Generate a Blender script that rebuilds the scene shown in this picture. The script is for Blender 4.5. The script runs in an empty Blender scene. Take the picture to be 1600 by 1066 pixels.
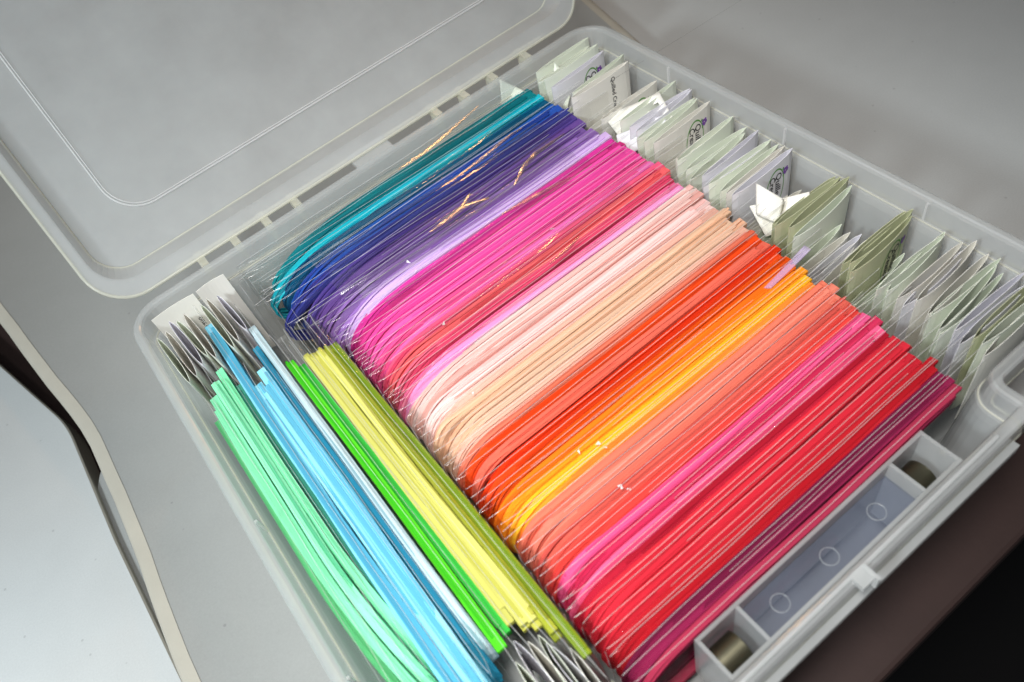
import bpy, math, random
import mathutils
from mathutils import Vector, Matrix, noise
S = bpy.context.scene
COL = S.collection
rnd = random.Random(7)

# ------------------------------------------------------------------ camera
cam_d = bpy.data.cameras.new('camera')
cam = bpy.data.objects.new('camera', cam_d)
COL.objects.link(cam)
AX = ((0.77839005, -0.59640587, -0.19598207),      # rows: camera axes against the world axes
      (0.58173609, 0.56789611, 0.58230330),
      (-0.23599166, -0.56726893, 0.78899550))
CAM_P = Vector((0.06021616, -0.40205867, 0.38880082))
mw = Matrix(AX).transposed().to_4x4()
mw.translation = CAM_P
cam.matrix_world = mw
cam_d.sensor_width = 36.0
cam_d.lens = 27.7568
cam_d.clip_start = 0.01
cam_d.clip_end = 50
cam_d.dof.use_dof = True
cam_d.dof.focus_distance = 0.45
cam_d.dof.aperture_fstop = 9.0
S.camera = cam

# ------------------------------------------------------------------ world and lamps
w = bpy.data.worlds.new('World')
S.world = w
w.use_nodes = True
bg = w.node_tree.nodes['Background']
bg.inputs[0].default_value = (0.78, 0.86, 1.0, 1)
bg.inputs[1].default_value = 0.05

def lamp(name, kind, loc, target, energy, color, size=0.1, spot=60, blend=1.0):
    d = bpy.data.lights.new(name, kind)
    d.energy = energy
    d.color = color
    if kind == 'AREA':
        d.shape = 'DISK'
        d.size = size
    else:
        d.shadow_soft_size = size
    if kind == 'SPOT':
        d.spot_size = math.radians(spot)
        d.spot_blend = blend
    o = bpy.data.objects.new(name, d)
    COL.objects.link(o)
    o.location = loc
    o.rotation_euler = (Vector(target) - Vector(loc)).to_track_quat('-Z', 'Y').to_euler()
    return o
# desk lamp over the open case, window light from the left, small warm bulb behind the case
lamp('desk_lamp', 'SPOT', (0.02, -0.37, 0.58), (0.165, -0.230, 0.07), 14.6, (1.0, 0.97, 0.93), 0.045, 72, 1.0)
lamp('left_lamp', 'AREA', (-0.60, -0.46, 0.74), (0.15, -0.12, 0.0), 7.6, (0.87, 0.96, 1.0), 0.12)
lamp('board_fill', 'SPOT', (-0.50, -0.50, 0.42), (-0.34, -0.20, -0.03), 22.0, (0.95, 0.99, 1.0), 0.05, 46, 1.0)  # unseen spot added to brighten the left board
lamp('overhead_fill', 'AREA', (0.0, 0.35, 1.9), (0.05, 0.4, 0.0), 2.6, (0.93, 0.98, 1.0), 0.8)  # unseen overhead fill added for the lid and back sheet
lamp('lid_fill', 'SPOT', (-0.35, -0.30, 1.15), (0.10, 0.16, 0.20), 22.0, (0.96, 1.0, 0.99), 0.08, 36, 1.0)  # unseen spot added to brighten the lid
lamp('warm_bulb', 'POINT', (0.46, 0.56, 0.66), (0.2, -0.06, 0.07), 2.6, (1.0, 0.50, 0.17), 0.026)

S.view_settings.view_transform = 'Standard'
S.view_settings.look = 'None'
S.view_settings.exposure = 0.0
S.view_settings.gamma = 1.0
S.cycles.max_bounces = 10
S.cycles.transparent_max_bounces = 96
S.cycles.diffuse_bounces = 4
S.cycles.glossy_bounces = 3
S.cycles.transmission_bounces = 6
S.cycles.use_denoising = True
S.cycles.caustics_reflective = False
S.cycles.caustics_refractive = False
S.cycles.sample_clamp_indirect = 4.0

# ------------------------------------------------------------------ materials
def lin(h):
    h = h.lstrip('#')
    out = []
    for i in (0, 2, 4):
        c = int(h[i:i + 2], 16) / 255.0
        out.append(c / 12.92 if c <= 0.04045 else ((c + 0.055) / 1.055) ** 2.4)
    return (*out, 1.0)

def nodes(name):
    m = bpy.data.materials.new(name)
    m.use_nodes = True
    nt = m.node_tree
    nt.nodes.clear()
    out = nt.nodes.new('ShaderNodeOutputMaterial')
    return m, nt, out

def N(nt, typ, **kw):
    n = nt.nodes.new(typ)
    for k, v in kw.items():
        if k.startswith('i_'):
            key = k[2:]
            n.inputs[int(key) if key.isdigit() else key].default_value = v
        else:
            setattr(n, k, v)
    return n

_paper = {}
def paper(hexcol):
    """coloured quilling paper: fine streaks along the strip (local X), a little tone change"""
    if hexcol in _paper:
        return _paper[hexcol]
    m, nt, out = nodes('paper_' + hexcol.lstrip('#'))
    L = nt.links.new
    tc = N(nt, 'ShaderNodeTexCoord')
    mp = N(nt, 'ShaderNodeMapping')
    mp.inputs['Scale'].default_value = (5, 900, 1500)
    L(tc.outputs['Object'], mp.inputs['Vector'])
    n1 = N(nt, 'ShaderNodeTexNoise', i_Scale=1.0, i_Detail=2.0)
    L(mp.outputs[0], n1.inputs['Vector'])
    mp2 = N(nt, 'ShaderNodeMapping')
    mp2.inputs['Scale'].default_value = (9, 120, 60)
    L(tc.outputs['Object'], mp2.inputs['Vector'])
    n2 = N(nt, 'ShaderNodeTexNoise', i_Scale=1.0, i_Detail=3.0)
    L(mp2.outputs[0], n2.inputs['Vector'])
    oi = N(nt, 'ShaderNodeObjectInfo')
    hsv = N(nt, 'ShaderNodeHueSaturation')
    hsv.inputs['Color'].default_value = lin(hexcol)
    a = N(nt, 'ShaderNodeMath', operation='MULTIPLY_ADD', i_1=0.22, i_2=0.74)
    L(n1.outputs['Fac'], a.inputs[0])
    b = N(nt, 'ShaderNodeMath', operation='MULTIPLY_ADD', i_1=0.30, i_2=0.0)
    L(n2.outputs['Fac'], b.inputs[0])
    c = N(nt, 'ShaderNodeMath', operation='ADD')
    L(a.outputs[0], c.inputs[0]); L(b.outputs[0], c.inputs[1])
    d = N(nt, 'ShaderNodeMath', operation='MULTIPLY_ADD', i_1=0.20, i_2=-0.03)
    L(oi.outputs['Random'], d.inputs[0])
    e = N(nt, 'ShaderNodeMath', operation='ADD')
    L(c.outputs[0], e.inputs[0]); L(d.outputs[0], e.inputs[1])
    L(e.outputs[0], hsv.inputs['Value'])
    p = N(nt, 'ShaderNodeBsdfPrincipled', i_Roughness=0.9)
    p.inputs['Specular IOR Level'].default_value = 0.08
    L(hsv.outputs[0], p.inputs['Base Color'])
    bp = N(nt, 'ShaderNodeBump', i_Strength=0.35, i_Distance=0.0004)
    L(n1.outputs['Fac'], bp.inputs['Height'])
    L(bp.outputs[0], p.inputs['Normal'])
    tr = N(nt, 'ShaderNodeBsdfTranslucent')
    L(hsv.outputs[0], tr.inputs['Color'])
    mx = N(nt, 'ShaderNodeMixShader', i_0=0.15)
    L(p.outputs[0], mx.inputs[1]); L(tr.outputs[0], mx.inputs[2])
    L(mx.outputs[0], out.inputs[0])
    _paper[hexcol] = m
    return m

def film_mat(name, strength, rough, crinkle):
    m, nt, out = nodes(name)
    L = nt.links.new
    tc = N(nt, 'ShaderNodeTexCoord')
    mp = N(nt, 'ShaderNodeMapping')
    mp.inputs['Scale'].default_value = (22, 160, 90)
    L(tc.outputs['Object'], mp.inputs['Vector'])
    n1 = N(nt, 'ShaderNodeTexNoise', i_Scale=1.0, i_Detail=3.0, i_Distortion=0.8)
    L(mp.outputs[0], n1.inputs['Vector'])
    bp = N(nt, 'ShaderNodeBump', i_Strength=crinkle, i_Distance=0.0012)
    L(n1.outputs['Fac'], bp.inputs['Height'])
    fr = N(nt, 'ShaderNodeLayerWeight', i_Blend=0.5)
    L(bp.outputs[0], fr.inputs['Normal'])
    pw = N(nt, 'ShaderNodeMath', operation='POWER', i_1=4.0)
    L(fr.outputs['Facing'], pw.inputs[0])
    mu = N(nt, 'ShaderNodeMath', operation='MULTIPLY_ADD', i_1=0.22 * strength, i_2=0.05 * strength, use_clamp=True)
    L(pw.outputs[0], mu.inputs[0])
    t = N(nt, 'ShaderNodeBsdfTransparent', i_Color=(0.985, 0.985, 0.98, 1))
    g = N(nt, 'ShaderNodeBsdfGlossy', i_Roughness=rough)
    L(bp.outputs[0], g.inputs['Normal'])
    mx = N(nt, 'ShaderNodeMixShader')
    L(mu.outputs[0], mx.inputs[0]); L(t.outputs[0], mx.inputs[1]); L(g.outputs[0], mx.inputs[2])
    L(mx.outputs[0], out.inputs[0])
    return m

FILM = film_mat('cellophane', 0.34, 0.16, 0.25)
FILM_SHINY = film_mat('cellophane_shiny', 2.0, 0.15, 0.6)

def film_edge_mat(name, opacity):
    m, nt, out = nodes(name)
    t = N(nt, 'ShaderNodeBsdfTransparent')
    p = N(nt, 'ShaderNodeBsdfPrincipled', i_Roughness=0.25)
    p.inputs['Base Color'].default_value = (0.9, 0.9, 0.9, 1)
    mx = N(nt, 'ShaderNodeMixShader', i_0=opacity)
    nt.links.new(t.outputs[0], mx.inputs[1]); nt.links.new(p.outputs[0], mx.inputs[2])
    nt.links.new(mx.outputs[0], out.inputs[0])
    return m
FILM_EDGE = film_edge_mat('cellophane_cut_edge', 0.45)
FILM_GLINT = film_edge_mat('painted_film_glint', 0.9)  # near-white colour for small triangles painted as glints on the film

def plastic_mat(name, tint, clear, rough, sheen=1.0):
    """milky polypropylene: some light straight through, some scattered, a soft sheen"""
    m, nt, out = nodes(name)
    L = nt.links.new
    tc = N(nt, 'ShaderNodeTexCoord')
    n1 = N(nt, 'ShaderNodeTexNoise', i_Scale=35.0, i_Detail=4.0)
    L(tc.outputs['Object'], n1.inputs['Vector'])
    t = N(nt, 'ShaderNodeBsdfTransparent', i_Color=(*[0.8 + 0.2 * c for c in tint], 1))
    d = N(nt, 'ShaderNodeBsdfDiffuse', i_Color=(*tint, 1))
    tr = N(nt, 'ShaderNodeBsdfTranslucent', i_Color=(*tint, 1))
    m1 = N(nt, 'ShaderNodeMixShader', i_0=0.5)
    L(d.outputs[0], m1.inputs[1]); L(tr.outputs[0], m1.inputs[2])
    fa = N(nt, 'ShaderNodeMath', operation='MULTIPLY_ADD', i_1=-0.16, i_2=clear + 0.08)
    L(n1.outputs['Fac'], fa.inputs[0])
    m2 = N(nt, 'ShaderNodeMixShader')
    L(fa.outputs[0], m2.inputs[0])
    L(m1.outputs[0], m2.inputs[1]); L(t.outputs[0], m2.inputs[2])
    bp = N(nt, 'ShaderNodeBump', i_Strength=0.12, i_Distance=0.0006)
    L(n1.outputs['Fac'], bp.inputs['Height'])
    g = N(nt, 'ShaderNodeBsdfGlossy', i_Roughness=rough)
    L(bp.outputs[0], g.inputs['Normal'])
    lw = N(nt, 'ShaderNodeLayerWeight', i_Blend=0.5)
    pw = N(nt, 'ShaderNodeMath', operation='POWER', i_1=4.0)
    L(lw.outputs['Facing'], pw.inputs[0])
    fr = N(nt, 'ShaderNodeMath', operation='MULTIPLY_ADD', i_1=0.35 * sheen, i_2=0.035 * sheen)
    L(pw.outputs[0], fr.inputs[0])
    m3 = N(nt, 'ShaderNodeMixShader')
    L(fr.outputs[0], m3.inputs[0]); L(m2.outputs[0], m3.inputs[1]); L(g.outputs[0], m3.inputs[2])
    L(m3.outputs[0], out.inputs[0])
    return m
PLASTIC = plastic_mat('milky_plastic', (0.93, 0.95, 0.95), 0.60, 0.18, 1.6)
PLASTIC_LID = plastic_mat('milky_plastic_lid', (0.93, 0.94, 0.94), 0.70, 0.5, 0.25)
PLASTIC_RIDGE = plastic_mat('milky_plastic_ridge', (0.97, 0.97, 0.97), 0.35, 0.3)
PLASTIC_EDGE = plastic_mat('milky_plastic_edge', (0.94, 0.93, 0.82), 0.45, 0.25)
PLASTIC_TRAY_SHADE = plastic_mat('tray_plastic_shade_tint', (0.40, 0.46, 0.62), 0.88, 0.3, 0.5)  # dark tint painted in for the shade seen below the trough

def simple(name, col, rough=0.6, metallic=0.0, bump=0.0, scale=200.0, vary=0.0, spec=0.4):
    m, nt, out = nodes(name)
    L = nt.links.new
    p = N(nt, 'ShaderNodeBsdfPrincipled', i_Roughness=rough, i_Metallic=metallic)
    p.inputs['Base Color'].default_value = (*col, 1)
    p.inputs['Specular IOR Level'].default_value = spec
    if bump or vary:
        tc = N(nt, 'ShaderNodeTexCoord')
        n1 = N(nt, 'ShaderNodeTexNoise', i_Scale=scale, i_Detail=5.0)
        L(tc.outputs['Object'], n1.inputs['Vector'])
        if bump:
            b = N(nt, 'ShaderNodeBump', i_Strength=bump, i_Distance=0.0005)
            L(n1.outputs['Fac'], b.inputs['Height']); L(b.outputs[0], p.inputs['Normal'])
        if vary:
            n2 = N(nt, 'ShaderNodeTexNoise', i_Scale=scale * 0.12, i_Detail=4.0)
            L(tc.outputs['Object'], n2.inputs['Vector'])
            h = N(nt, 'ShaderNodeHueSaturation')
            h.inputs['Color'].default_value = (*col, 1)
            a = N(nt, 'ShaderNodeMath', operation='MULTIPLY_ADD', i_1=vary, i_2=1.0 - vary * 0.5)
            L(n2.outputs['Fac'], a.inputs[0]); L(a.outputs[0], h.inputs['Value'])
            L(h.outputs[0], p.inputs['Base Color'])
    L(p.outputs[0], out.inputs[0])
    return m
def dusty(m, amount):
    nt = m.node_tree
    p = nt.nodes['Principled BSDF']
    tc = nt.nodes.new('ShaderNodeTexCoord')
    v = N(nt, 'ShaderNodeTexVoronoi', i_Scale=55.0)
    v.inputs['Randomness'].default_value = 1.0
    nt.links.new(tc.outputs['Object'], v.inputs['Vector'])
    r = N(nt, 'ShaderNodeMapRange')
    r.inputs[1].default_value = 0.035; r.inputs[2].default_value = 0.06
    r.inputs[3].default_value = 1.0 - amount; r.inputs[4].default_value = 1.0
    nt.links.new(v.outputs['Distance'], r.inputs[0])
    g = N(nt, 'ShaderNodeTexNoise', i_Scale=900.0, i_Detail=2.0)
    nt.links.new(tc.outputs['Object'], g.inputs['Vector'])
    ga = N(nt, 'ShaderNodeMath', operation='MULTIPLY_ADD', i_1=0.16, i_2=0.92)
    nt.links.new(g.outputs['Fac'], ga.inputs[0])
    mu = N(nt, 'ShaderNodeMath', operation='MULTIPLY')
    nt.links.new(r.outputs[0], mu.inputs[0]); nt.links.new(ga.outputs[0], mu.inputs[1])
    h = N(nt, 'ShaderNodeHueSaturation')
    src = p.inputs['Base Color'].links[0].from_socket
    nt.links.new(src, h.inputs['Color']); nt.links.new(mu.outputs[0], h.inputs['Value'])
    nt.links.new(h.outputs[0], p.inputs['Base Color'])
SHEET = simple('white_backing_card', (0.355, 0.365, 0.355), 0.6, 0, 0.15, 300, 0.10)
SHEET_EDGE = simple('cream_card_edge', (0.50, 0.475, 0.405), 0.8, 0, 0.3, 500, 0.15)
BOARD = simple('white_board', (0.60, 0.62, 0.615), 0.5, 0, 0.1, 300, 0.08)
WOOD = simple('dark_table_edge', (0.034, 0.0175, 0.0150), 0.7, 0, 0.2, 250, 0.35)
FLOOR = simple('dark_floor', (0.003, 0.002, 0.002), 0.9, 0, 0.2, 30, 0.4)
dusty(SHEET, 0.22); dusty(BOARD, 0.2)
METAL = simple('grey_steel', (0.17, 0.16, 0.11), 0.38, 1.0, 0.05, 400, 0.15)
CARD_G = simple('card_greenish', (0.80, 0.84, 0.73), 0.55, 0, 0.05, 600, 0.06)
CARD_L = simple('card_lavender', (0.80, 0.79, 0.84), 0.55, 0, 0.05, 600, 0.06)
CARD_C = simple('card_cream', (0.83, 0.81, 0.75), 0.55, 0, 0.05, 600, 0.06)
CARD_O = simple('card_olive', (0.58, 0.60, 0.40), 0.55, 0, 0.05, 600, 0.06)
CARDS = {'g': CARD_G, 'l': CARD_L, 'c': CARD_C, 'o': CARD_O}
INK = simple('black_ink', (0.03, 0.03, 0.035), 0.6)
INK_G = simple('green_ink', (0.10, 0.33, 0.05), 0.6)
INK_P = simple('purple_ink', (0.22, 0.08, 0.42), 0.6)

# ------------------------------------------------------------------ mesh helpers
class MB:
    def __init__(s):
        s.v = []; s.f = []; s.mi = []
    def add(s, vs, fs, mi=0):
        o = len(s.v)
        s.v += [tuple(p) for p in vs]
        s.f += [tuple(i + o for i in f) for f in fs]
        s.mi += [mi] * len(fs)
    def box(s, x0, x1, y0, y1, z0, z1, mi=0):
        vs = [(x, y, z) for z in (z0, z1) for y in (y0, y1) for x in (x0, x1)]
        s.add(vs, [(0, 2, 3, 1), (4, 5, 7, 6), (0, 1, 5, 4), (2, 6, 7, 3), (0, 4, 6, 2), (1, 3, 7, 5)], mi)
    def bridge(s, rings, mi=0, closed=True):
        """rings: list of equal-length point lists"""
        n = len(rings[0])
        vs = [p for r in rings for p in r]
        fs = []
        for i in range(len(rings) - 1):
            for j in range(n if closed else n - 1):
                k = (j + 1) % n
                fs.append((i * n + j, i * n + k, (i + 1) * n + k, (i + 1) * n + j))
        s.add(vs, fs, mi)
    def cap(s, ring, mi=0, flip=False):
        f = tuple(range(len(ring)))
        s.add(ring, [f[::-1] if flip else f], mi)
    def tube(s, pts, r, n=6, mi=0, closed=False):
        rings = []
        m = len(pts)
        for i, p in enumerate(pts):
            p = Vector(p)
            a = Vector(pts[(i - 1) % m]) if (closed or i > 0) else p
            b = Vector(pts[(i + 1) % m]) if (closed or i < m - 1) else p
            t = (b - a).normalized()
            u = t.cross(Vector((0, 0, 1)))
            if u.length < 1e-4:
                u = t.cross(Vector((0, 1, 0)))
            u.normalize()
            v = u.cross(t)
            rings.append([tuple(p + r * (math.cos(q) * u + math.sin(q) * v)) for q in [2 * math.pi * k / n for k in range(n)]])
        if closed:
            rings.append(rings[0])
        s.bridge(rings, mi)
        if not closed:
            s.cap(rings[0], mi, True); s.cap(rings[-1], mi)
    def build(s, name, mats, parent=None, smooth=False):
        me = bpy.data.meshes.new(name)
        me.from_pydata(s.v, [], s.f)
        for m in (mats if isinstance(mats, (list, tuple)) else [mats]):
            me.materials.append(m)
        me.polygons.foreach_set('material_index', s.mi)
        if smooth:
            me.polygons.foreach_set('use_smooth', [True] * len(s.f))
        me.update()
        o = bpy.data.objects.new(name, me)
        COL.objects.link(o)
        if parent:
            o.parent = parent
        return o

def tag(o, label=None, cat=None, group=None, kind=None):
    if label: o['label'] = label
    if cat: o['category'] = cat
    if group: o['group'] = group
    if kind: o['kind'] = kind
    return o

def empty(name, loc=(0, 0, 0), rz=0.0):
    o = bpy.data.objects.new(name, None)
    o.empty_display_size = 0.01
    COL.objects.link(o)
    o.location = loc
    o.rotation_euler = (0, 0, rz)
    return o

def rounded(poly, inset, z, seg=7):
    """poly: CCW list of (x, y, r). Offset inwards by inset, fillet each corner, same count for every inset."""
    n = len(poly)
    out = []
    L = []
    for i in range(n):
        x0, y0, _ = poly[i]; x1, y1, _ = poly[(i + 1) % n]
        d = Vector((x1 - x0, y1 - y0)).normalized()
        nrm = Vector((-d.y, d.x))
        L.append((Vector((x0, y0)) + nrm * inset, d, nrm))
    for i in range(n):
        p0, d0, n0 = L[i - 1]; p1, d1, n1 = L[i]
        cr = d0.x * d1.y - d0.y * d1.x
        t = ((p1 - p0).x * d1.y - (p1 - p0).y * d1.x) / cr
        c = p0 + d0 * t
        convex = cr > 0
        r = max(poly[i][2] + (-inset if convex else inset), 0.0006)
        ang = math.acos(max(-1, min(1, d0.dot(d1))))
        tl = r * math.tan(ang / 2)
        a = c - d0 * tl
        sgn = 1 if convex else -1
        ctr = a + n0 * r * sgn
        v0 = a - ctr
        for k in range(seg + 1):
            th = sgn * ang * k / seg
            out.append((ctr.x + v0.x * math.cos(th) - v0.y * math.sin(th), ctr.y + v0.x * math.sin(th) + v0.y * math.cos(th), z))
    return out

# ------------------------------------------------------------------ setting: table, boards, backing card
mb = MB()
mb.box(-3, 3, -3, 3, -0.78, -0.75)
tag(mb.build('floor', FLOOR), kind='structure')

table = empty('table', (0, 0, -0.05))
tag(table, 'dark brown wooden table whose rounded edge shows in front of the case', 'table')
mb = MB()
prof = [(-0.350, -0.0), (-0.3825, -0.0), (-0.3845, -0.0008), (-0.3855, -0.003), (-0.386, -0.014), (-0.384, -0.026), (-0.376, -0.034), (-0.350, -0.034)]
mb.bridge([[(x, y, z) for (y, z) in prof] for x in (-1.2, 1.3)])
mb.build('edge_moulding', WOOD, table)
mb = MB()
mb.box(-1.2, 1.3, -0.3495, 1.4, -0.034, -0.0005)
mb.build('tabletop', WOOD, table)
mb = MB()
mb.box(-1.15, 1.25, -0.33, -0.312, -0.10, -0.0345)
mb.build('apron', WOOD, table)

def board(name, poly, label):
    mb = MB()
    a = rounded(poly, 0, -0.0495); b = rounded(poly, 0, -0.031); c = rounded(poly, 0.001, -0.030)
    mb.cap(a, 0, True); mb.bridge([a, b, c]); mb.cap(c)
    o = mb.build(name, [BOARD, SHEET_EDGE])
    for p in o.data.polygons:
        if abs(p.normal.z) < 0.9:
            p.material_index = 1
    return tag(o, label, 'board')
board('white_board', [(0.30, 1.35, .01), (0.30, -0.351, .01), (1.1, -0.351, .01), (1.1, 1.35, .01)], 'white board on the table in the case\'s shadow, behind the header cards')
board('white_board', [(-1.0, 1.35, .01), (-1.0, -0.351, .01), (-0.0885, -0.351, .004), (-0.0875, -0.17, .3), (-0.0905, -0.04, .3), (-0.0890, 0.075, .12), (-0.150, 0.30, .3), (-0.30, 1.35, .01)],
      'brightly lit white board on the table beside the cream rolled edge')

def left_edge(y):
    # curled left border of the upper card
    return -0.0705 + 0.009 * math.exp(-((y + 0.01) / 0.13) ** 2) - 0.02 * max(0.0, y - 0.02) / 0.25
def lift(x, y):
    t = max(0.0, (-0.005 - x) / 0.07)
    return 0.012 * t * t * (0.35 + 0.65 * max(0.0, min(1.0, (y + 0.25) / 0.45)))

def card_sheet(name, dx, zoff, thick, mats, label, cat, xr=0.432, wav=0.0, edge_w=0.0092):
    root = empty(name, (0.1, 0.1, zoff))
    tag(root, label, cat)
    ys = [-0.300 + 1.2 * j / 70 for j in range(71)]
    nx = 26
    def row(y):
        xl = left_edge(y) + dx + wav * math.sin(y * 55) + 0.4 * wav * math.sin(y * 131 + 1)
        xe = xr + 0.22 * (y - 0.05)
        return [xl + (xe - xl) * (i / nx) ** 1.6 for i in range(nx + 1)]
    mb = MB()
    top = []; bot = []
    for y in ys:
        r = row(y)
        top.append([(x - 0.1, y - 0.1, lift(x, y)) for x in r])
        bot.append([(x - 0.1, y - 0.1, lift(x, y) - thick) for x in r])
    mb.bridge(top, 0, False)
    mb.bridge([q[::-1] for q in bot], 0, False)
    mb.bridge([top[0], bot[0]], 0, False); mb.bridge([bot[-1], top[-1]], 0, False)
    mb.build('sheet', mats[0], root, True)
    # rolled cream edges left and right
    for side, sg in ((0, -1), (-1, 1)):
        mb = MB()
        rings = []
        for j in range(len(ys)):
            a = Vector(top[j][side]); b = Vector(bot[j][side])
            c = (a + b) / 2
            h = thick / 2 + 0.0003
            ring = []
            for k in range(9):
                th = math.pi * k / 8
                ring.append((c.x + sg * (edge_w * math.sin(th) - 0.0004), c.y, c.z + h * math.cos(th)))
            rings.append(ring)
        mb.bridge(rings, 0, False)
        mb.build('edge_band', mats[1], root, True)
    return root
mb = MB()  # card strip added so the gap reads mid-grey instead of dark
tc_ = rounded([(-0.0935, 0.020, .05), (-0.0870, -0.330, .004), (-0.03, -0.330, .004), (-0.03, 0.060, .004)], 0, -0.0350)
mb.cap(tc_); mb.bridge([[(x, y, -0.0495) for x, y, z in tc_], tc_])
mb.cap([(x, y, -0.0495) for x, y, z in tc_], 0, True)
tag(mb.build('gap_filler', SHEET), 'added card strip that greys the gap below the cream rolled edge', 'card sheet')
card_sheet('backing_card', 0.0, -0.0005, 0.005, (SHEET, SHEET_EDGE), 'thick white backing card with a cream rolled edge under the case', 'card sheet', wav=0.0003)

# ------------------------------------------------------------------ the plastic case
case = empty('storage_case', (0.18, -0.18, 0.0))
tag(case, 'open translucent plastic storage case with hinged lid, filled with paper strip packs', 'storage case')
def case_part(mb, name, mats, parent=case, smooth=False):
    o = mb.build(name, mats, parent, smooth)
    if parent is case:
        o.location = (-0.18, 0.18, 0.0)
    return o
OUT = [(0, 0, .022), (0, -.346, .022), (.073, -.346, .004), (.073, -.3635, .006), (.287, -.3635, .006), (.287, -.346, .004), (.36, -.346, .022), (.36, 0, .022)]
mb = MB()
prof = [(.011, .0005), (.009, .003), (.0055, .058), (.0050, .0605), (.0004, .0615), (.0, .063), (.0, .0785), (.0008, .0797), (.002, .080), (.0040, .080), (.0050, .0795),
        (.0056, .078), (.0062, .0665), (.0075, .0645), (.0082, .060), (.0110, .006), (.0130, .004)]
rings = [rounded(OUT, i, z) for i, z in prof]
mb.bridge(rings)
mb.cap(rings[0], 0, True)
mb.cap(rings[-1])
body = case_part(mb, 'body', PLASTIC)
# pale bead along the rim edge
mb = MB()
mb.tube(rounded(OUT, 0.0003, 0.0622), 0.0007, 6, 0, True)
case_part(mb, 'rim_bead', PLASTIC_EDGE, smooth=True)
mb = MB()
mb.tube(rounded(OUT, 0.0066, 0.0658), 0.0005, 6, 0, True)
case_part(mb, 'inner_rim_line', PLASTIC_EDGE, smooth=True)
# small stop nubs inside the rim
for (x, y) in ((.3535, -.0813), (.3535, -.1742), (.3535, -.2638), (.0065, -.1734), (.0065, -.262)):
    mb = MB()
    sx = 1 if x > .1 else -1
    mb.box(x - 0.0002, x + 0.0012, y - 0.0006, y + 0.0006, .0668, .0780) if sx > 0 else mb.box(x - 0.0012, x + 0.0002, y - 0.0006, y + 0.0006, .0668, .0780)
    case_part(mb, 'rim_seam', PLASTIC_RIDGE)
# ribs on the hinge wall
k = 0
xr = [.050 + .0222 * i for i in range(13)]
for x in xr:
    mb = MB()
    mb.box(x - .0062, x + .0062, -.0050, -.0012, .030, .0588)
    case_part(mb, 'hinge_rib', PLASTIC)
for x in (.0553, .0779, .0999, .1213, .2303, .253, .2767, .3052):
    mb = MB()
    mb.box(x - .0024, x + .0024, .0006, .0150, .0745, .0792)
    mb.box(x - .0012, x + .0012, .0006, .0130, .0650, .0745)
    case_part(mb, 'hinge_knuckle', PLASTIC_EDGE)
for (a, b) in ((.040, .0529), (.0577, .0755), (.0803, .0975), (.1023, .1189), (.1237, .165), (.1935, .2279), (.2327, .2506), (.2554, .2743), (.2791, .3028), (.3076, .325)):
    mb = MB()
    mb.box(a, b, .0122, .0142, .0772, .0790)
    case_part(mb, 'hinge_pin', PLASTIC_EDGE)
mb = MB()
mb.box(.1655, .1930, .0006, .0155, .0760, .0786)
case_part(mb, 'hinge_tab', PLASTIC)

# latch ledge: trough with three ejector rings and two wells with steel pins
mb = MB()
LX0, LX1, LY0, LY1, LZ0, LZ1 = .1180, .2475, -.3575, -.3385, .030, .0765
t = .0016
xs = [LX0, .1385, .1400, .2255, .2270, LX1]
mb.box(LX0, LX1, LY1 - t, LY1, LZ0, LZ1)                    # inner wall
mb.box(LX0, LX1, LY0, LY0 + t, LZ0, LZ1)
for (a, b) in ((LX0, LX0 + t), (.1380, .1380 + t), (.2257, .2257 + t), (LX1 - t, LX1)):
    mb.box(a, b, LY0 + t + .00005, LY1 - t - .00005, LZ0, LZ1 - .0002)
mb.box(LX0 + t, .1380, LY0 + t, LY1 - t, LZ0, LZ0 + .002)
mb.box(.2257 + t, LX1 - t, LY0 + t, LY1 - t, LZ0, LZ0 + .002)
ledge = case_part(mb, 'latch_ledge', PLASTIC)
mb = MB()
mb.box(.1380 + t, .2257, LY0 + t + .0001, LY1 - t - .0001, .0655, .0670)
tr_ = mb.build('trough_floor', PLASTIC_TRAY_SHADE, ledge)
for x in (.1545, .1825, .2105):
    mb = MB()
    mb.tube([(x + .0037 * math.cos(a), -.3480 + .0037 * math.sin(a), .0671) for a in [2 * math.pi * q / 24 for q in range(24)]], .00014, 5, 0, True)
    mb.build('ejector_ring', PLASTIC, ledge, True)
for x in (.1290, .2368):
    mb = MB()
    n = 48
    for (x0, x1, r) in ((x - .0088, x + .0050, .0070),):
        ra = [[(xx, -.3480 + rr * math.cos(a), .0590 + rr * math.sin(a)) for a in [2 * math.pi * q / n for q in range(n)]] for xx, rr in
              ((x0, r - .0012), (x0 + .0006, r), (x1 - .0006, r), (x1, r - .0012))]
        mb.bridge(ra); mb.cap(ra[0], 0, True); mb.cap(ra[-1])
    mb.build('steel_pin', METAL, ledge)
# latch clip on the front rim
mb = MB()
mb.box(.176, .1835, -.3665, -.3600, .0790, .0822)
mb.box(.1822, .1838, -.3680, -.3605, .0740, .0826)
case_part(mb, 'latch_clip', PLASTIC)
# lower lip of the latch zone
mb = MB()
mb.box(.085, .275, -.3668, -.3638, .0600, .0660)
case_part(mb, 'latch_lip', PLASTIC)
# long catch bar on top of the front rim
mb = MB()
mb.tube([(.098 + .165 * i / 20, -.3605, .0806) for i in range(21)], .0011, 8)
case_part(mb, 'catch_bar', PLASTIC, smooth=True)

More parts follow.
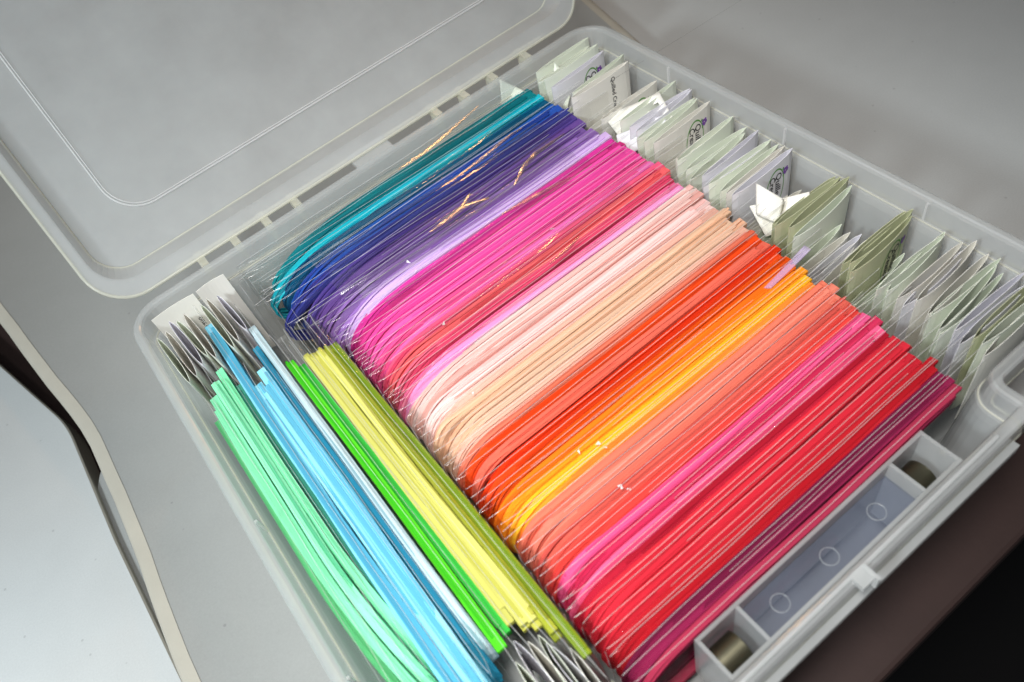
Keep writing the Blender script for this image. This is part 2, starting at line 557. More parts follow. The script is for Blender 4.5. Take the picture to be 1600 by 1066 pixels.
# lid, leaning back on its hinge
LA = math.radians(43)
lid = MB()
LO = lambda x0, x1, u0, u1, r, z: rounded([(x0, u1, r), (x0, u0, r), (x1, u0, r), (x1, u1, r)], 0, z, 9)
spec = [(-.0045, .3645, .0, .358, .026, .0), (-.0045, .3645, .0, .358, .026, -.0016), (.0008, .3592, .0095, .353, .022, -.0018), (.0040, .3560, .0190, .348, .020, -.0140)]
ins = [(-.0045, .3645, .0, .358, .026, .0), (.0020, .3580, .0105, .351, .021, .0), (.0052, .3548, .0200, .347, .019, -.0124)]
lid.bridge([LO(*q) for q in spec][::-1]); lid.cap(LO(*spec[-1]), 0, True)
lid.bridge([LO(*q) for q in ins]); lid.cap(LO(*ins[-1]))
lid_o = case_part(lid, 'lid', PLASTIC_LID)
lid_o.location = (-0.18, 0.18 + 0.008, 0.080)
lid_o.rotation_euler = (LA, 0, 0)
for (q, r) in (((-.0045, .3645, .0, .358, .026, -.0008), .0011), ((.0046, .3554, .0193, .348, .0195, -.0122), .0008)):
    mb = MB(); mb.tube(LO(*q), r, 6, 0, True)
    mb.build('edge_bead', PLASTIC_EDGE, lid_o, True)
mb = MB()
mb.tube(LO(.0330, .3270, .0450, .318, .022, -.0122), .0006, 6, 0, True)
mb.tube(LO(.0345, .3255, .0465, .3165, .021, -.0122), .0004, 6, 0, True)
mb.build('stacking_ridge', PLASTIC_RIDGE, lid_o, True)

# ------------------------------------------------------------------ print on the header cards
def text_mesh(body_, size, shear=0.25):
    c = bpy.data.curves.new('t', 'FONT')
    c.body = body_
    c.size = size
    c.shear = shear
    c.align_x = 'CENTER'
    c.align_y = 'CENTER'
    c.resolution_u = 3
    c.offset = size * 0.012
    o = bpy.data.objects.new('t', c)
    COL.objects.link(o)
    bpy.context.view_layer.update()
    me = bpy.data.meshes.new_from_object(o.evaluated_get(bpy.context.evaluated_depsgraph_get()))
    vs = [tuple(v.co) for v in me.vertices]
    fs = [tuple(p.vertices) for p in me.polygons]
    bpy.data.objects.remove(o)
    bpy.data.curves.remove(c)
    bpy.data.meshes.remove(me)
    return vs, fs

def logo_shape():
    """flat logo in (a = reading direction, b = up): green oval, two lines of script, purple flower"""
    m = MB()
    n = 40
    ring = []
    for rr in (1.0, 0.93):
        ring.append([(.0150 * rr * math.cos(q), .0078 * rr * math.sin(q), 0) for q in [2 * math.pi * k / n for k in range(n)]])
    m.bridge(ring, 1)
    for body_, sz, dx, dy in (('Quilled', .0068, -.0015, .0023), ('Creations', .0062, .0008, -.0030)):
        vs, fs = text_mesh(body_, sz)
        m.add([(x + dx, y + dy, 0) for x, y, z in vs], fs, 0)
    for k in range(5):
        q = 2 * math.pi * k / 5
        cx, cy = -.0085 + .0016 * math.cos(q), .0085 + .0016 * math.sin(q)
        m.add([(cx + .0012 * math.cos(p), cy + .0012 * math.sin(p), 0) for p in [math.pi * j / 4 for j in range(8)]], [tuple(range(8))], 2)
    for (ax, ay) in ((-.0112, .0062), (-.0060, .0068)):
        m.add([(ax - .0014, ay, 0), (ax, ay - .0008, 0), (ax + .0014, ay, 0), (ax, ay + .0008, 0)], [(0, 1, 2, 3)], 1)
    return m
LOGO = logo_shape()
DOTCOM = text_mesh('ons.com', .0046, 0.0)
CARDTXT = text_mesh('Quilled Creations', .0046, 0.1)

# ------------------------------------------------------------------ one pack of folded paper strips in a clear bag
def ribbon(mb, Ls, zt, a, b, wd, th, y0, wav, tilt, low, rr, zsag, hook=0.0):
    """hairpin of strips: upper run, loop at s = 0, lower run.  wd across the pack, th through the stack"""
    path = []
    n1, n2, n3 = 26, 16, 6
    for i in range(n1):
        s = Ls + (a - Ls) * i / n1
        path.append((s, zt - zsag * math.sin(math.pi * i / n1) ** 2, 0.0, 1.0))
    for i in range(n2 + 1):
        q = math.pi * i / n2
        nx, nz = -math.sin(q) / max(a, 1e-4), math.cos(q) / max(b, 1e-4)
        l = math.hypot(nx, nz)
        path.append((a - a * math.sin(q), zt - b + b * math.cos(q), nx / l, nz / l))
    for i in range(1, n3):
        s = a + (low - a) * i / (n3 - 1)
        path.append((s, zt - 2 * b, 0.0, -1.0))
    rings = []
    f1, p1, f2, p2 = wav[1], wav[2], wav[3], wav[4]
    for (s, z, nx, nz) in path:
        yy = y0 + wav[0] * (math.sin(s * f1 + p1) + 0.5 * math.sin(s * f2 + p2)) + hook * max(0.0, 1 - s / .09) ** 2
        tl = tilt[0] + tilt[1] * math.sin(s * tilt[2] + tilt[3])
        dz = math.tan(tl) * wd / 2
        ring = []
        for (sy, d) in ((-1, 0), (1, 0), (1, 1), (-1, 1)):
            e = -th * d + (dz * sy)
            ring.append((s + nx * e, yy + sy * wd / 2, z + nz * e))
        rings.append(ring)
    mb.bridge(rings)
    mb.cap(rings[0], 0, True); mb.cap(rings[-1])

def leaf(t, wmax):
    # half width of the folded card, t = 0 at the staple, 1 at the fold
    return 0.00022 + wmax * (math.sin(math.pi * min(1, t ** 0.8)) ** 0.8 if t < 0.5 else (math.sqrt(max(0.0, 1 - ((t - 0.46) / 0.54) ** 2))))

def header_card(parent, s0, s1, z0, z1, wmax, mat, bend, kink, logo=None):
    n = 14
    def side(sg, off):
        pts = []
        for i in range(n + 1):
            t = i / n
            s = s0 + (s1 - s0) * t
            yy = bend * t * t + kink * (1 - t) ** 3
            hw = max(leaf(t, wmax) - off, 0.00006)
            pts.append((s, yy + sg * hw))
        return pts
    mb = MB()
    th = 0.00022
    o_ = side(-1, 0) + [(s1 + .0004, bend)] + side(1, 0)[::-1]
    i_ = side(-1, th) + [(s1 + .0001, bend)] + side(1, th)[::-1]
    def r(ps, z, lean): return [(x, y + lean, z) for x, y in ps]
    ln = rnd.uniform(-.0015, .0015)
    mb.bridge([r(i_, z0, 0), r(o_, z0, 0), r(o_, z1, ln), r(i_, z1, ln), r(i_, z0, 0)])
    c = mb.build('header_card', mat, parent)
    if logo:
        L = MB()
        sc = s1 - .0150
        zc = z1 - .0185
        src = LOGO if logo == 'logo' else None
        vs = src.v if src else CARDTXT[0]
        fs = src.f if src else CARDTXT[1]
        mi = src.mi if src else [0] * len(fs)
        for v in vs:
            s = sc + v[1]
            z = zc - v[0]
            t = max(0.0, min(1.0, (s - s0) / (s1 - s0)))
            yy = bend * t * t + kink * (1 - t) ** 3 - leaf(t, wmax) - .00016 + ln * (z - z0) / (z1 - z0)
            L.v.append((s, yy, z))
        L.f = list(fs); L.mi = list(mi)
        L.build('logo_print', [INK, INK_G, INK_P], c)
    return c

def bag(parent, s0, s1, zb, zt, hw, roof, pinch, seed, mat, edge=0.00011, glints=(), ripple=0.0005, wide=0.0):
    mb = MB()
    n = 44
    R = random.Random(seed)
    off = R.uniform(0, 100)
    prof = [(-1, 0.0), (-1, 0.45), (-1, 0.80), (-0.85, 0.93), (-0.35, 1.0), (0.0, 1.02), (0.35, 1.0), (0.85, 0.93), (1, 0.80), (1, 0.45), (1, 0.0)]
    ridge = R.uniform(-0.5, 0.5)
    rings = []; fold = []
    for i in range(n + 1):
        t = i / n
        s = s0 + (s1 - s0) * t
        end = min(1.0, t / 0.035) * min(1.0, (1 - t) / pinch)
        end = max(0.05, end ** 0.6)
        ring = []
        for j, (py, pz) in enumerate(prof):
            nz_ = noise.noise(Vector((s * 26 + off, j * 0.9, off)))
            n2_ = noise.noise(Vector((s * 70 + off, j * 1.3, off + 9)))
            y = hw * (py + (ridge if j == 5 else 0)) * end + ripple * nz_ + 0.25 * ripple * n2_
            top = zb + (zt - zb) * pz
            if pz > 0.9:
                top = zt + roof * (1 - abs(py) * 0.8) + 0.0004 * nz_ + 0.0002 * n2_
            ring.append((s, y, top))
        rings.append(ring)
        fold.append(ring[5])
    mb.bridge(rings, 0, False)
    if wide:
        ns, ny = 60, 12
        w0, w1 = s0 + .035, s1 - .05
        g = []
        for i in range(ns + 1):
            s = w0 + (w1 - w0) * i / ns
            row = []
            for j in range(ny + 1):
                v = -1 + 2 * j / ny
                q = noise.noise(Vector((s * 14 + off, v * 1.6, off))) + 0.35 * noise.noise(Vector((s * 45 + off, v * 3, off + 4)))
                row.append((s, wide * v * (1 + .15 * q) + .002 * math.sin(s * 22 + off), zt + roof * .8 + .003 * (1 - v * v) + .0016 * q))
            g.append(row)
        mb.bridge(g, 3, False)
        mb.tube([p[0] for p in g], edge, 4, 1)
    # cut edges that catch the light
    ft = [(p[0], p[1], p[2] + 0.0002) for p in fold]
    sm = [tuple((Vector(ft[max(0, i - 1)]) + 2 * Vector(ft[i]) + Vector(ft[min(n, i + 1)])) / 4) for i in range(n + 1)]
    mb.tube(sm, edge, 4, 1)
    if R.random() < 0.3:
        e2 = [(p[3][0], p[3][1] + 0.0002, p[3][2] + 0.0003) for p in rings]
        a_ = R.randint(0, 14); b_ = R.randint(28, 44)
        mb.tube(e2[a_:b_], edge * 0.7, 4, 1)
    le = [(s0 - .0001, y, z) for (_, y, z) in (rings[0][4], rings[0][2], rings[0][1], rings[0][0])]
    mb.tube(le, edge, 4, 1)
    for (gs, gy) in glints:
        z = zt + roof + .0010
        an = R.uniform(0, 6.3)
        for q in range(R.choice((1, 2, 2))):
            l_ = R.uniform(.0012, .0032); an += R.uniform(.5, 1.1)
            c1, s1_ = math.cos(an), math.sin(an)
            mb.add([(gs, gy, z), (gs + l_ * c1, gy + l_ * s1_, z + .0006), (gs + l_ * .8 * c1 - l_ * .4 * s1_, gy + l_ * .8 * s1_ + l_ * .4 * c1, z + .0002)], [(0, 1, 2)], 2)
    return mb.build('cellophane_bag', [mat, FILM_EDGE, FILM_GLINT, FILM_SHINY], parent, True)

def pack(loc, rz, cols, label, group, Ls, zt, wd, a, b, nr, card=None, bagp=None, logo=None, seed=0, loose=0, name='paper_strip_pack', hook=0.0):
    R = random.Random(seed * 13 + 5)
    root = empty(name, loc, rz)
    tag(root, label, 'paper pack', group)
    th = R.uniform(.0022, .0030)
    wav = (R.uniform(.0002, .0005), R.uniform(10, 22), R.uniform(0, 6.3), R.uniform(30, 50), R.uniform(0, 6.3))
    dz = 0.0
    for k in range(nr):
        mb = MB()
        tilt = (R.uniform(-.13, .13), R.uniform(0.03, .12), R.uniform(10, 30), R.uniform(0, 6.3))
        gap = R.uniform(.0002, .0012)
        aa = max(.006, a - dz * R.uniform(.8, 1.6)); bb = max(.006, b - dz)
        ribbon(mb, Ls - R.uniform(0, .006) * (1 if k else .6), zt - dz - .0006, aa, bb, wd * R.uniform(.95, 1.03), th, R.uniform(-.0002, .0002), wav, tilt, Ls * R.uniform(.5, .9), R, R.uniform(0, .0012), hook)
        mb.build('folded_strips', paper(cols[k % len(cols)]), root)
        dz += th + gap
    for k in range(loose):
        # single strips fanned out over the top of the stack
        mb = MB()
        aa = a * R.uniform(.7, 1.7)
        lw = R.uniform(.0009, .0024)
        ribbon(mb, Ls * R.uniform(.95, 1.0) - R.uniform(0, .006), zt + R.uniform(-.0007, .0007), aa, b * R.uniform(.85, 1.03), lw, .00035,
               R.uniform(-.5, .5) * (wd - lw * .6), (R.uniform(.0003, .0010), R.uniform(6, 18), R.uniform(0, 6.3), R.uniform(20, 40), R.uniform(0, 6.3)),
               (R.uniform(-.15, .15), .12, 16, R.uniform(0, 6)), Ls * .5, R, R.uniform(0, .0012), hook * R.uniform(.7, 1.2))
        mb.build('strip', paper(cols[R.randrange(len(cols))]), root)
    if card:
        header_card(root, *card, logo=logo)
    if bagp:
        bag(root, **bagp)
    return root

# right compartment, from the hinge wall to the latch ledge: y, colours, name, width
RP = [
 (.0120, ['#15808a', '#149099'], 'dark teal', .0036),
 (.0185, ['#0e8791', '#0f7480'], 'teal', .0042),
 (.0245, ['#22c3d6', '#19a3b8'], 'bright turquoise', .0036),
 (.0305, ['#0d5f86', '#114a74'], 'petrol blue', .0050),
 (.0375, ['#2a66c8', '#1d4aa6'], 'royal blue', .0046),
 (.0435, ['#2f5cc0', '#2746a2'], 'cobalt blue', .0044),
 (.0500, ['#40489c', '#343a88'], 'navy blue', .0046),
 (.0565, ['#5d4a9c', '#4c3c8a'], 'indigo', .0048),
 (.0635, ['#6c4c98', '#745aa4'], 'dark violet', .0050),
 (.0710, ['#8460ae', '#7350a0'], 'violet', .0050),
 (.0785, ['#9670ba', '#a27ec6'], 'mid purple', .0050),
 (.0855, ['#ab80d2', '#9a6cc6'], 'lilac purple', .0046),
 (.0915, ['#d8b8ec', '#c49ee0'], 'pale lavender', .0042),
 (.0970, ['#e03aa0', '#c72388'], 'magenta', .0046),
 (.1030, ['#d92f86', '#e8439a'], 'deep magenta pink', .0044),
 (.1085, ['#f052ac', '#e23f98'], 'hot pink', .0044),
 (.1140, ['#f25cae', '#ec4aa0'], 'hot pink', .0044),
 (.1195, ['#f564b4', '#e9479b'], 'hot pink', .0044),
 (.1250, ['#f26aa8', '#ea5394'], 'bright rose', .0044),
 (.1305, ['#f874c0', '#e5508f'], 'orchid pink', .0042),
 (.1360, ['#ee5f86', '#e4466c'], 'watermelon pink', .0042),
 (.1415, ['#f4686e', '#e34c56'], 'coral pink', .0046),
 (.1470, ['#e2496f', '#ea6a86'], 'raspberry', .0044),
 (.1525, ['#ee6a9c', '#f290b4'], 'rose pink', .0044),
 (.1580, ['#f79ad2', '#f58cc4'], 'candy pink', .0046),
 (.1635, ['#f6dcd8', '#f4c4bd'], 'ivory blush', .0044),
 (.1690, ['#f2b3aa', '#f6cdc6'], 'blush', .0044),
 (.1742, ['#f8d3d0', '#f5c3be'], 'pale blush', .0046),
 (.1794, ['#f8d6d2', '#f3bcb2'], 'pale blush', .0046),
 (.1846, ['#f0b7a6', '#eec2ad'], 'peach', .0044),
 (.1898, ['#ecc0a0', '#e8b492'], 'beige peach', .0046),
 (.1950, ['#efc8ac', '#e6b493'], 'sand beige', .0046),
 (.2002, ['#e9b595', '#edc3a8'], 'tan beige', .0044),
 (.2052, ['#eeb9a4', '#d98f78'], 'dusty peach', .0042),
 (.2102, ['#dd6a50', '#e0775f'], 'terracotta', .0044),
 (.2152, ['#ec4a1a', '#d23c14'], 'vivid red orange', .0046),
 (.2202, ['#e66c58', '#da5c4a'], 'soft coral', .0044),
 (.2252, ['#d83010', '#e23c14'], 'deep red orange', .0044),
 (.2302, ['#f04c1a', '#d63a10'], 'red orange', .0046),
 (.2352, ['#e0500f', '#c8440c'], 'burnt orange', .0044),
 (.2400, ['#fb7d1c', '#f4701a'], 'orange', .0042),
 (.2446, ['#ffa026', '#fd9420'], 'light orange', .0042),
 (.2490, ['#ffc02a', '#ffb324'], 'golden yellow', .0042),
 (.2534, ['#ff9a30', '#f88a36'], 'apricot orange', .0040),
 (.2578, ['#ee7c64', '#e6705a'], 'salmon', .0042),
 (.2622, ['#f08874', '#e87b67'], 'salmon', .0042),
 (.2666, ['#ee8571', '#e36f5d'], 'salmon', .0042),
 (.2710, ['#e56658', '#d8584f'], 'coral red', .0042),
 (.2754, ['#e86054', '#de5349'], 'coral red', .0042),
 (.2798, ['#de413b', '#d43c35'], 'tomato red', .0042),
 (.2844, ['#f7629a', '#e54a80'], 'glossy rose', .0046),
 (.2890, ['#d9355f', '#c92a52'], 'dark rose', .0040),
 (.2934, ['#f2608e', '#e04a74'], 'flamingo rose', .0046),
 (.2980, ['#be2138', '#ab1a2e'], 'crimson', .0044),
 (.3022, ['#d32b3b', '#c42535'], 'red', .0042),
 (.3064, ['#d52d3d', '#c52534'], 'red', .0042),
 (.3106, ['#d12a3a', '#bf2231'], 'red', .0042),
 (.3148, ['#cc2736', '#bb212f'], 'red', .0042),
 (.3188, ['#b91f2a', '#a81a23'], 'dark red', .0040),
 (.3226, ['#a91722', '#be212d'], 'blood red', .0036),
 (.3264, ['#7c1c42', '#6a1838'], 'plum', .0038),
 (.3300, ['#8a2048', '#74193c'], 'wine', .0034),
 (.3340, ['#a8324e', '#93294a'], 'dusty burgundy', .0036),
]
count = {}
for r in RP:
    count[r[2]] = count.get(r[2], 0) + 1
logos = {3: 'logo', 7: 'text', 10: 'logo', 18: 'logo', 30: 'logo', 32: 'logo', 46: 'logo'}
for i, (y, cols, nm, wd) in enumerate(RP):
    R = random.Random(i + 100)
    pit = ((RP[i + 1][0] if i + 1 < len(RP) else y + .004) - (RP[i - 1][0] if i else y - .006)) / 2
    wd = pit * R.uniform(1.0, 1.08)
    back = y < .09
    xl = (.070 if y < .06 else .074) if back else .0905 + R.uniform(-.001, .0015)
    xe = .295 - .012 * max(0, (y - .15) / .19) + R.uniform(-.002, .002)
    if back:
        xl += R.uniform(0, .012)
    Ls = xe - xl
    zt = .0703 + .0012 * math.sin(i * 1.3) + R.uniform(-.0007, .0007) - (.004 if back else 0)
    zbase = .0045
    a = R.uniform(.050, .075) if back else R.uniform(.026, .050)
    if y > .17:
        a = R.uniform(.018, .032)
    b = R.uniform(.024, .029)
    tint = 'g' if (i % 11) in (0, 1, 2, 5, 6) else ('l' if (i % 11) in (3, 4, 8) else 'c')
    if nm in ('vivid red orange', 'soft coral', 'deep red orange', 'salmon', 'coral red', 'plum'):
        tint = 'o' if nm != 'coral red' else 'g'
    s1 = .346 - xl + R.uniform(-.005, .002)
    z1 = .0765 + R.uniform(-.004, .0025)
    if nm in ('orange', 'light orange', 'golden yellow', 'apricot orange', 'burnt orange'):
        z1 -= .018; s1 -= .012
    card = (s1 - .047, s1, .022, z1, R.uniform(.0014, .0021), CARDS[tint], R.uniform(-.002, .004), R.uniform(-.001, .001))
    if (i - 1) in logos or (i - 2) in logos:
        card = (card[0] - .008, card[1] - .008, card[2] - .012, card[3] - (.022 if (i - 1) in logos else .014)) + card[4:]
    n = count[nm]
    prev_ = RP[i - 1][2] if i else None
    nxt = RP[i + 1][2] if i + 1 < len(RP) else None
    if n > 1:
        label = f'{nm} paper strip pack in a clear bag among its {nm} twins'
        group = f'{nm} strip packs'
    else:
        nb = f' beside the {prev_} pack' if prev_ else ' against the hinge wall'
        label = f'{nm} paper strip pack in a clear bag{nb}'
        group = None
    gl = {'golden yellow': [(.055, 0), (.047, .001)], 'apricot orange': [(.056, .0005)], 'coral red': [(.052, 0)], 'pale lavender': [(.055, 0)], 'magenta': [(.052, 0)], 'coral pink': [(.045, 0)],
          'orchid pink': [(.127, 0)], 'beige peach': [(.03, 0)]}.get(nm, [])
    bp = dict(s0=-R.uniform(.0015, .0042) if not back else -R.uniform(.004, .011), s1=Ls + .022, zb=.010, zt=zt + .0016, hw=wd / 2 + .0005,
              roof=R.uniform(.001, .003) if not back else R.uniform(.003, .007), pinch=.12, seed=i, mat=FILM, glints=gl,
              ripple=.00035 if not back else .0009, wide={1: .007, 4: .006, 9: .009, 11: .007, 7: .008, 14: .005, 21: .005}.get(i, 0.0))
    pack((xl, -y, zbase), 0.0, cols, label, group, Ls, zt - zbase, wd, a, b, 3 if not back else 2, tuple(card[:2]) + (card[2] - zbase, card[3] - zbase) + card[4:],
         {**bp, 'zb': .010 - zbase, 'zt': bp['zt'] - zbase}, logos.get(i), seed=i, loose=R.choice((4, 5, 6)) if y < .30 else R.choice((2, 3)))

# left compartment: packs along the left wall, cards at the hinge wall (dirn +1) or at the latch side (dirn -1)
LP = [  # x, far end y (loop), cut end y, colours, name, width, dirn, z
 (.0125, -.288, -.088, ['#66c886', '#58ba78'], 'leaf green', .0040, 1, .0600),
 (.0170, -.284, -.080, ['#92f2c2', '#5cc592'], 'mint green', .0046, 1, .0655),
 (.0222, -.280, -.072, ['#98f6c8', '#66cf9c'], 'pale mint', .0050, 1, .0680),
 (.0274, -.276, -.064, ['#84e6b2', '#58bd8a'], 'sea mint', .0044, 1, .0670),
 (.0316, -.272, -.078, ['#58b89c', '#469f88'], 'sea green', .0036, 1, .0610),
 (.0360, -.318, -.030, ['#86d2ee', '#56aed0'], 'sky blue', .0050, 1, .0690),
 (.0410, -.316, -.092, ['#90e2f8', '#60bcde'], 'light cyan blue', .0046, 1, .0672),
 (.0460, -.312, -.084, ['#94e2f8', '#64bcdc'], 'powder blue', .0048, 1, .0685),
 (.0505, -.292, -.066, ['#2f8fb0', '#277f9f'], 'steel teal blue', .0040, 1, .0660),
 (.0552, -.284, -.052, ['#c2d9e1', '#93b9c6'], 'icy white', .0042, 1, .0695),
]
for i, (x, ya, yb, cols, nm, wd, dr, zt) in enumerate(LP):
    R = random.Random(i + 500)
    wd *= .98
    zt += R.uniform(-.0016, .0012)
    zb = .0045
    Ls = yb - ya
    s1 = (-.016 - .010 * R.random()) - ya
    c0 = max(Ls + .006, s1 - .045)
    card = (c0, s1, .024 - zb, .0745 + R.uniform(-.003, .002) - zb, R.uniform(.0014, .0019), CARDS['gcl'[i % 3]], R.uniform(0.0005, .003), R.uniform(-.001, .001))
    if nm in ('sky blue', 'icy white'):
        card = None
    pack((x, ya, zb), math.pi / 2, cols, f'{nm} paper strip pack in a clear bag along the left wall', None, Ls, zt - zb, wd,
         R.uniform(.03, .05), R.uniform(.020, .024), 3, card,
         dict(s0=-.004 if nm != 'icy white' else .002, s1=Ls + .016, zb=.006, zt=zt - zb + .0014, hw=wd / 2 + .0004, roof=R.uniform(.0005, .0022), pinch=.10, seed=900 + i,
              mat=FILM, ripple=.0006), None, seed=700 + i, loose=R.choice((3, 4, 5)), hook=(-.007 if i < 5 else 0.0))

LG = [
 (.0605, -.086, -.290, ['#58d92c', '#40bd24'], 'neon green', .0048, .0675),
 (.0652, -.090, -.286, ['#3fbf4a', '#2ca03c'], 'grass green', .0036, .0640),
 (.0690, -.090, -.287, ['#cfcd6c', '#bdbb52'], 'straw yellow', .0036, .0680),
 (.0728, -.092, -.291, ['#d6d474', '#c4c258'], 'straw yellow', .0038, .0690),
 (.0768, -.093, -.293, ['#d8d676', '#bfbd54'], 'straw yellow', .0038, .0695),
 (.0806, -.094, -.301, ['#b4bc3a', '#98a428'], 'olive lime', .0038, .0685),
 (.0848, -.094, -.316, ['#93b02e', '#7d9a24'], 'dark lime', .0042, .0680),
]
for i, (x, ya, yb, cols, nm, wd, zt) in enumerate(LG):
    R = random.Random(i + 800)
    zb = .0045
    Ls = ya - yb
    s1 = Ls + .050 + R.uniform(-.004, .004)
    card = (s1 - .044, s1, .016 - zb, .064 + R.uniform(-.004, .003) - zb, R.uniform(.0016, .0024), CARDS['glc'[i % 3]], R.uniform(-.003, .003), R.uniform(-.001, .001))
    n = sum(1 for q in LG if q[4] == nm)
    label = f'{nm} paper strip pack in a clear bag ' + ('among its straw yellow twins' if n > 1 else ('next to the icy white pack' if i == 0 else 'with its card towards the latch'))
    pack((x, ya, zb), -math.pi / 2, cols, label, f'{nm} strip packs' if n > 1 else None, Ls, zt - zb, wd, .010, .012, 2, card,
         dict(s0=-.018, s1=Ls + .012, zb=.006, zt=zt - zb + .0012, hw=wd / 2 + .0004, roof=R.uniform(.0005, .002) if i < 5 else .004, pinch=.06, seed=950 + i,
              mat=FILM if i < 5 else FILM_SHINY, ripple=.0005), None, seed=850 + i, loose=2)

# two header cards bent flat against the hinge wall
for (x0, x1, y, z1, txt, lab) in ((.0125, .0400, -.0125, .0765, True, 'white header card with small print leaning on the hinge wall corner'),
                                  (.0420, .0605, -.0150, .0785, False, 'blank white header card leaning on the hinge wall behind the sky blue pack')):
    root = empty('loose_header_card', ((x0 + x1) / 2, y, .012))
    tag(root, lab, 'header card')
    mb = MB()
    n = 8
    wdt = (x1 - x0) / 2
    pts = [(-wdt + 2 * wdt * k / n, .0012 * math.sin(math.pi * k / n)) for k in range(n + 1)]
    rr = []
    for (z, dy) in ((0, -.006), (z1 - .012, 0)):
        rr.append([(px, py + dy, z) for px, py in pts] + [(px, py + dy + .0004, z) for px, py in pts[::-1]])
    mb.bridge(rr); mb.cap(rr[0], 0, True); mb.cap(rr[1])
    mb.build('card_panel', CARD_C, root)
    if txt:
        L = MB()
        h = z1 - .012
        for v in DOTCOM[0]:
            px = .0085 + v[1]; pz = h - .024 - v[0]
            L.v.append((px, .0012 * math.sin(math.pi * (px + wdt) / (2 * wdt)) - .006 * (1 - pz / h) - .0003, pz))
        L.f = list(DOTCOM[1]); L.mi = [0] * len(L.f)
        L.build('print', INK, root)

# loose film lying in folds over the blue and purple packs: narrow folds that catch the warm bulb
packs = {round(-o.location.y, 4): o for o in bpy.data.objects if o.name.startswith('paper_strip_pack') and abs(o.rotation_euler.z) < .01}
def near_pack(y):
    return packs[min(packs, key=lambda k: abs(k - (-y)))]
def crease(pts, width, seed):
    R = random.Random(seed)
    fine = []
    for i in range(len(pts) - 1):
        for k in range(8):
            f = k / 8
            fine.append(Vector((pts[i][0] + (pts[i + 1][0] - pts[i][0]) * f, pts[i][1] + (pts[i + 1][1] - pts[i][1]) * f)))
    fine.append(Vector(pts[-1]))
    root = near_pack(sum(p[1] for p in pts) / len(pts))
    mb = MB(); rings = []
    n = len(fine)
    for i, p in enumerate(fine):
        d = (fine[min(n - 1, i + 1)] - fine[max(0, i - 1)]).normalized()
        nn = Vector((-d.y, d.x))
        wv = 1.35 * width * (0.35 + 0.65 * math.sin(math.pi * (i + .5) / n))
        ring = []
        for k in range(7):
            th = math.radians(-11 + 22 * k / 6)
            rad = wv / 2 / math.sin(math.radians(11))
            q = p + nn * (rad * math.sin(th))
            ring.append((q.x - root.location.x, q.y - root.location.y, .0784 + rad * (math.cos(th) - 1) + .00025 * noise.noise(Vector((i * .35, seed, 0))) - root.location.z))
        rings.append(ring)
    mb.bridge(rings, 0, False)
    mb.build('film_fold', FILM_FOLD, root, True)
FILM_FOLD = film_mat('cellophane_fold', 9.0, 0.27, 0.08)
for k, (pts, wv) in enumerate((
    ([(.1822, -.0217), (.201, -.0217), (.2236, -.0181), (.2525, -.0124)], .0026),
    ([(.1918, -.0572), (.2115, -.0567), (.2328, -.0547), (.2497, -.0523), (.2572, -.0531)], .0024),
    ([(.166, -.0829), (.1794, -.0822), (.1919, -.0809), (.2063, -.0871)], .0036),
    ([(.1908, -.0804), (.2008, -.0751)], .0022),
    ([(.2229, -.0904), (.2369, -.0818), (.2485, -.0783), (.2707, -.0783)], .0030),
    ([(.2032, -.1039), (.2182, -.1057), (.235, -.1085), (.2486, -.1107)], .0026),
    ([(.1985, -.1533), (.2129, -.1522), (.2218, -.1497)], .0016))):
    crease(pts, wv, k)

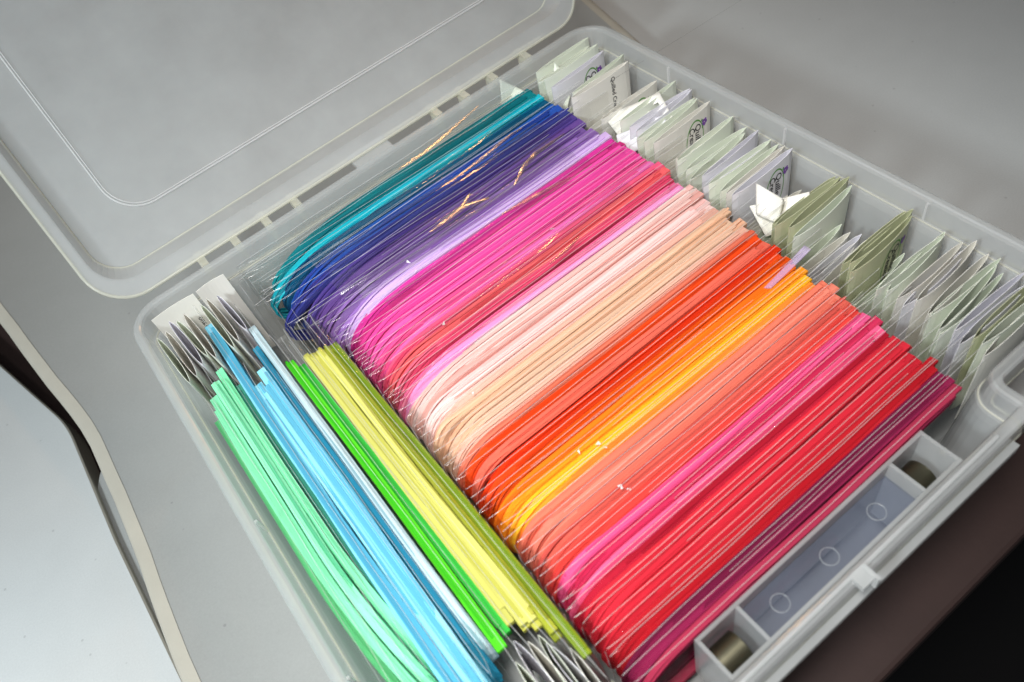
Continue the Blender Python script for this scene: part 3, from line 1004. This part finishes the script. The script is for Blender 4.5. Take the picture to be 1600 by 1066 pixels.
# bent and crumpled header cards
def panel(parent, name, corners, mat, bulge, hole=None, th=.0003):
    A, B, C, D = [Vector(c) - Vector(parent.location) for c in corners]
    nrm = (B - A).cross(D - A).normalized()
    mb = MB(); n = 10
    P_ = lambda u, v: (A * (1 - u) + B * u) * (1 - v) + (D * (1 - u) + C * u) * v + nrm * (bulge * math.sin(math.pi * u) + .35 * bulge * math.sin(3 * v + 2 * u))
    vs = []; fs = []
    for j in range(n + 1):
        for i in range(n + 1):
            vs.append(P_(i / n, j / n))
    for j in range(n):
        for i in range(n):
            if hole and (i, j) in hole:
                continue
            a = j * (n + 1) + i
            fs.append((a, a + 1, a + n + 2, a + n + 1))
    mb.add(vs, fs)
    m_ = len(vs)
    o = mb.build(name, mat, parent, True)
    so = o.modifiers.new('thickness', 'SOLIDIFY'); so.thickness = th
    return o
lil = near_pack(-.0855)
panel(lil, 'bent_card', [(.3030, -.0760, .070), (.3320, -.0960, .080), (.3270, -.1130, .072), (.2990, -.1010, .062)], CARD_C, .0016, hole={(7, 3), (7, 4), (8, 3), (8, 4)})
mag = near_pack(-.0970)
panel(mag, 'bent_card', [(.2960, -.0960, .070), (.3230, -.1100, .076), (.3180, -.1180, .068), (.2900, -.1060, .062)], CARD_L, .0016)
dus = near_pack(-.2052)
panel(dus, 'bent_card', [(.3020, -.1960, .071), (.3260, -.2150, .076), (.3200, -.2230, .064), (.2990, -.2110, .060)], CARD_C, .0030)
panel(dus, 'bent_card', [(.3100, -.1930, .080), (.3150, -.2080, .074), (.3060, -.2130, .066), (.3020, -.2010, .068)], CARD_C, -.0020)
for (pts, b_) in (([(.2790, .0000, .0775), (.2900, -.0110, .066), (.2800, -.0190, .052), (.2700, -.0090, .056)], .0012),
                  ([(.3130, -.0170, .0780), (.3160, -.0300, .066), (.3040, -.0360, .054), (.3020, -.0240, .060)], .0014)):
    panel(near_pack(pts[1][1]), 'bent_card', pts, CARD_G, b_)
gold = near_pack(-.2490)
FLAP = film_edge_mat('painted_lavender_reflection', 0.30)  # lavender reflection on clear film, painted as the flap's colour
FLAP.node_tree.nodes['Principled BSDF'].inputs['Base Color'].default_value = (0.72, 0.56, 0.90, 1)
panel(gold, 'film_flap', [(.2640, -.2402, .0722), (.2960, -.2374, .0752), (.2965, -.2412, .0742), (.2665, -.2428, .0718)], FLAP, .0008)
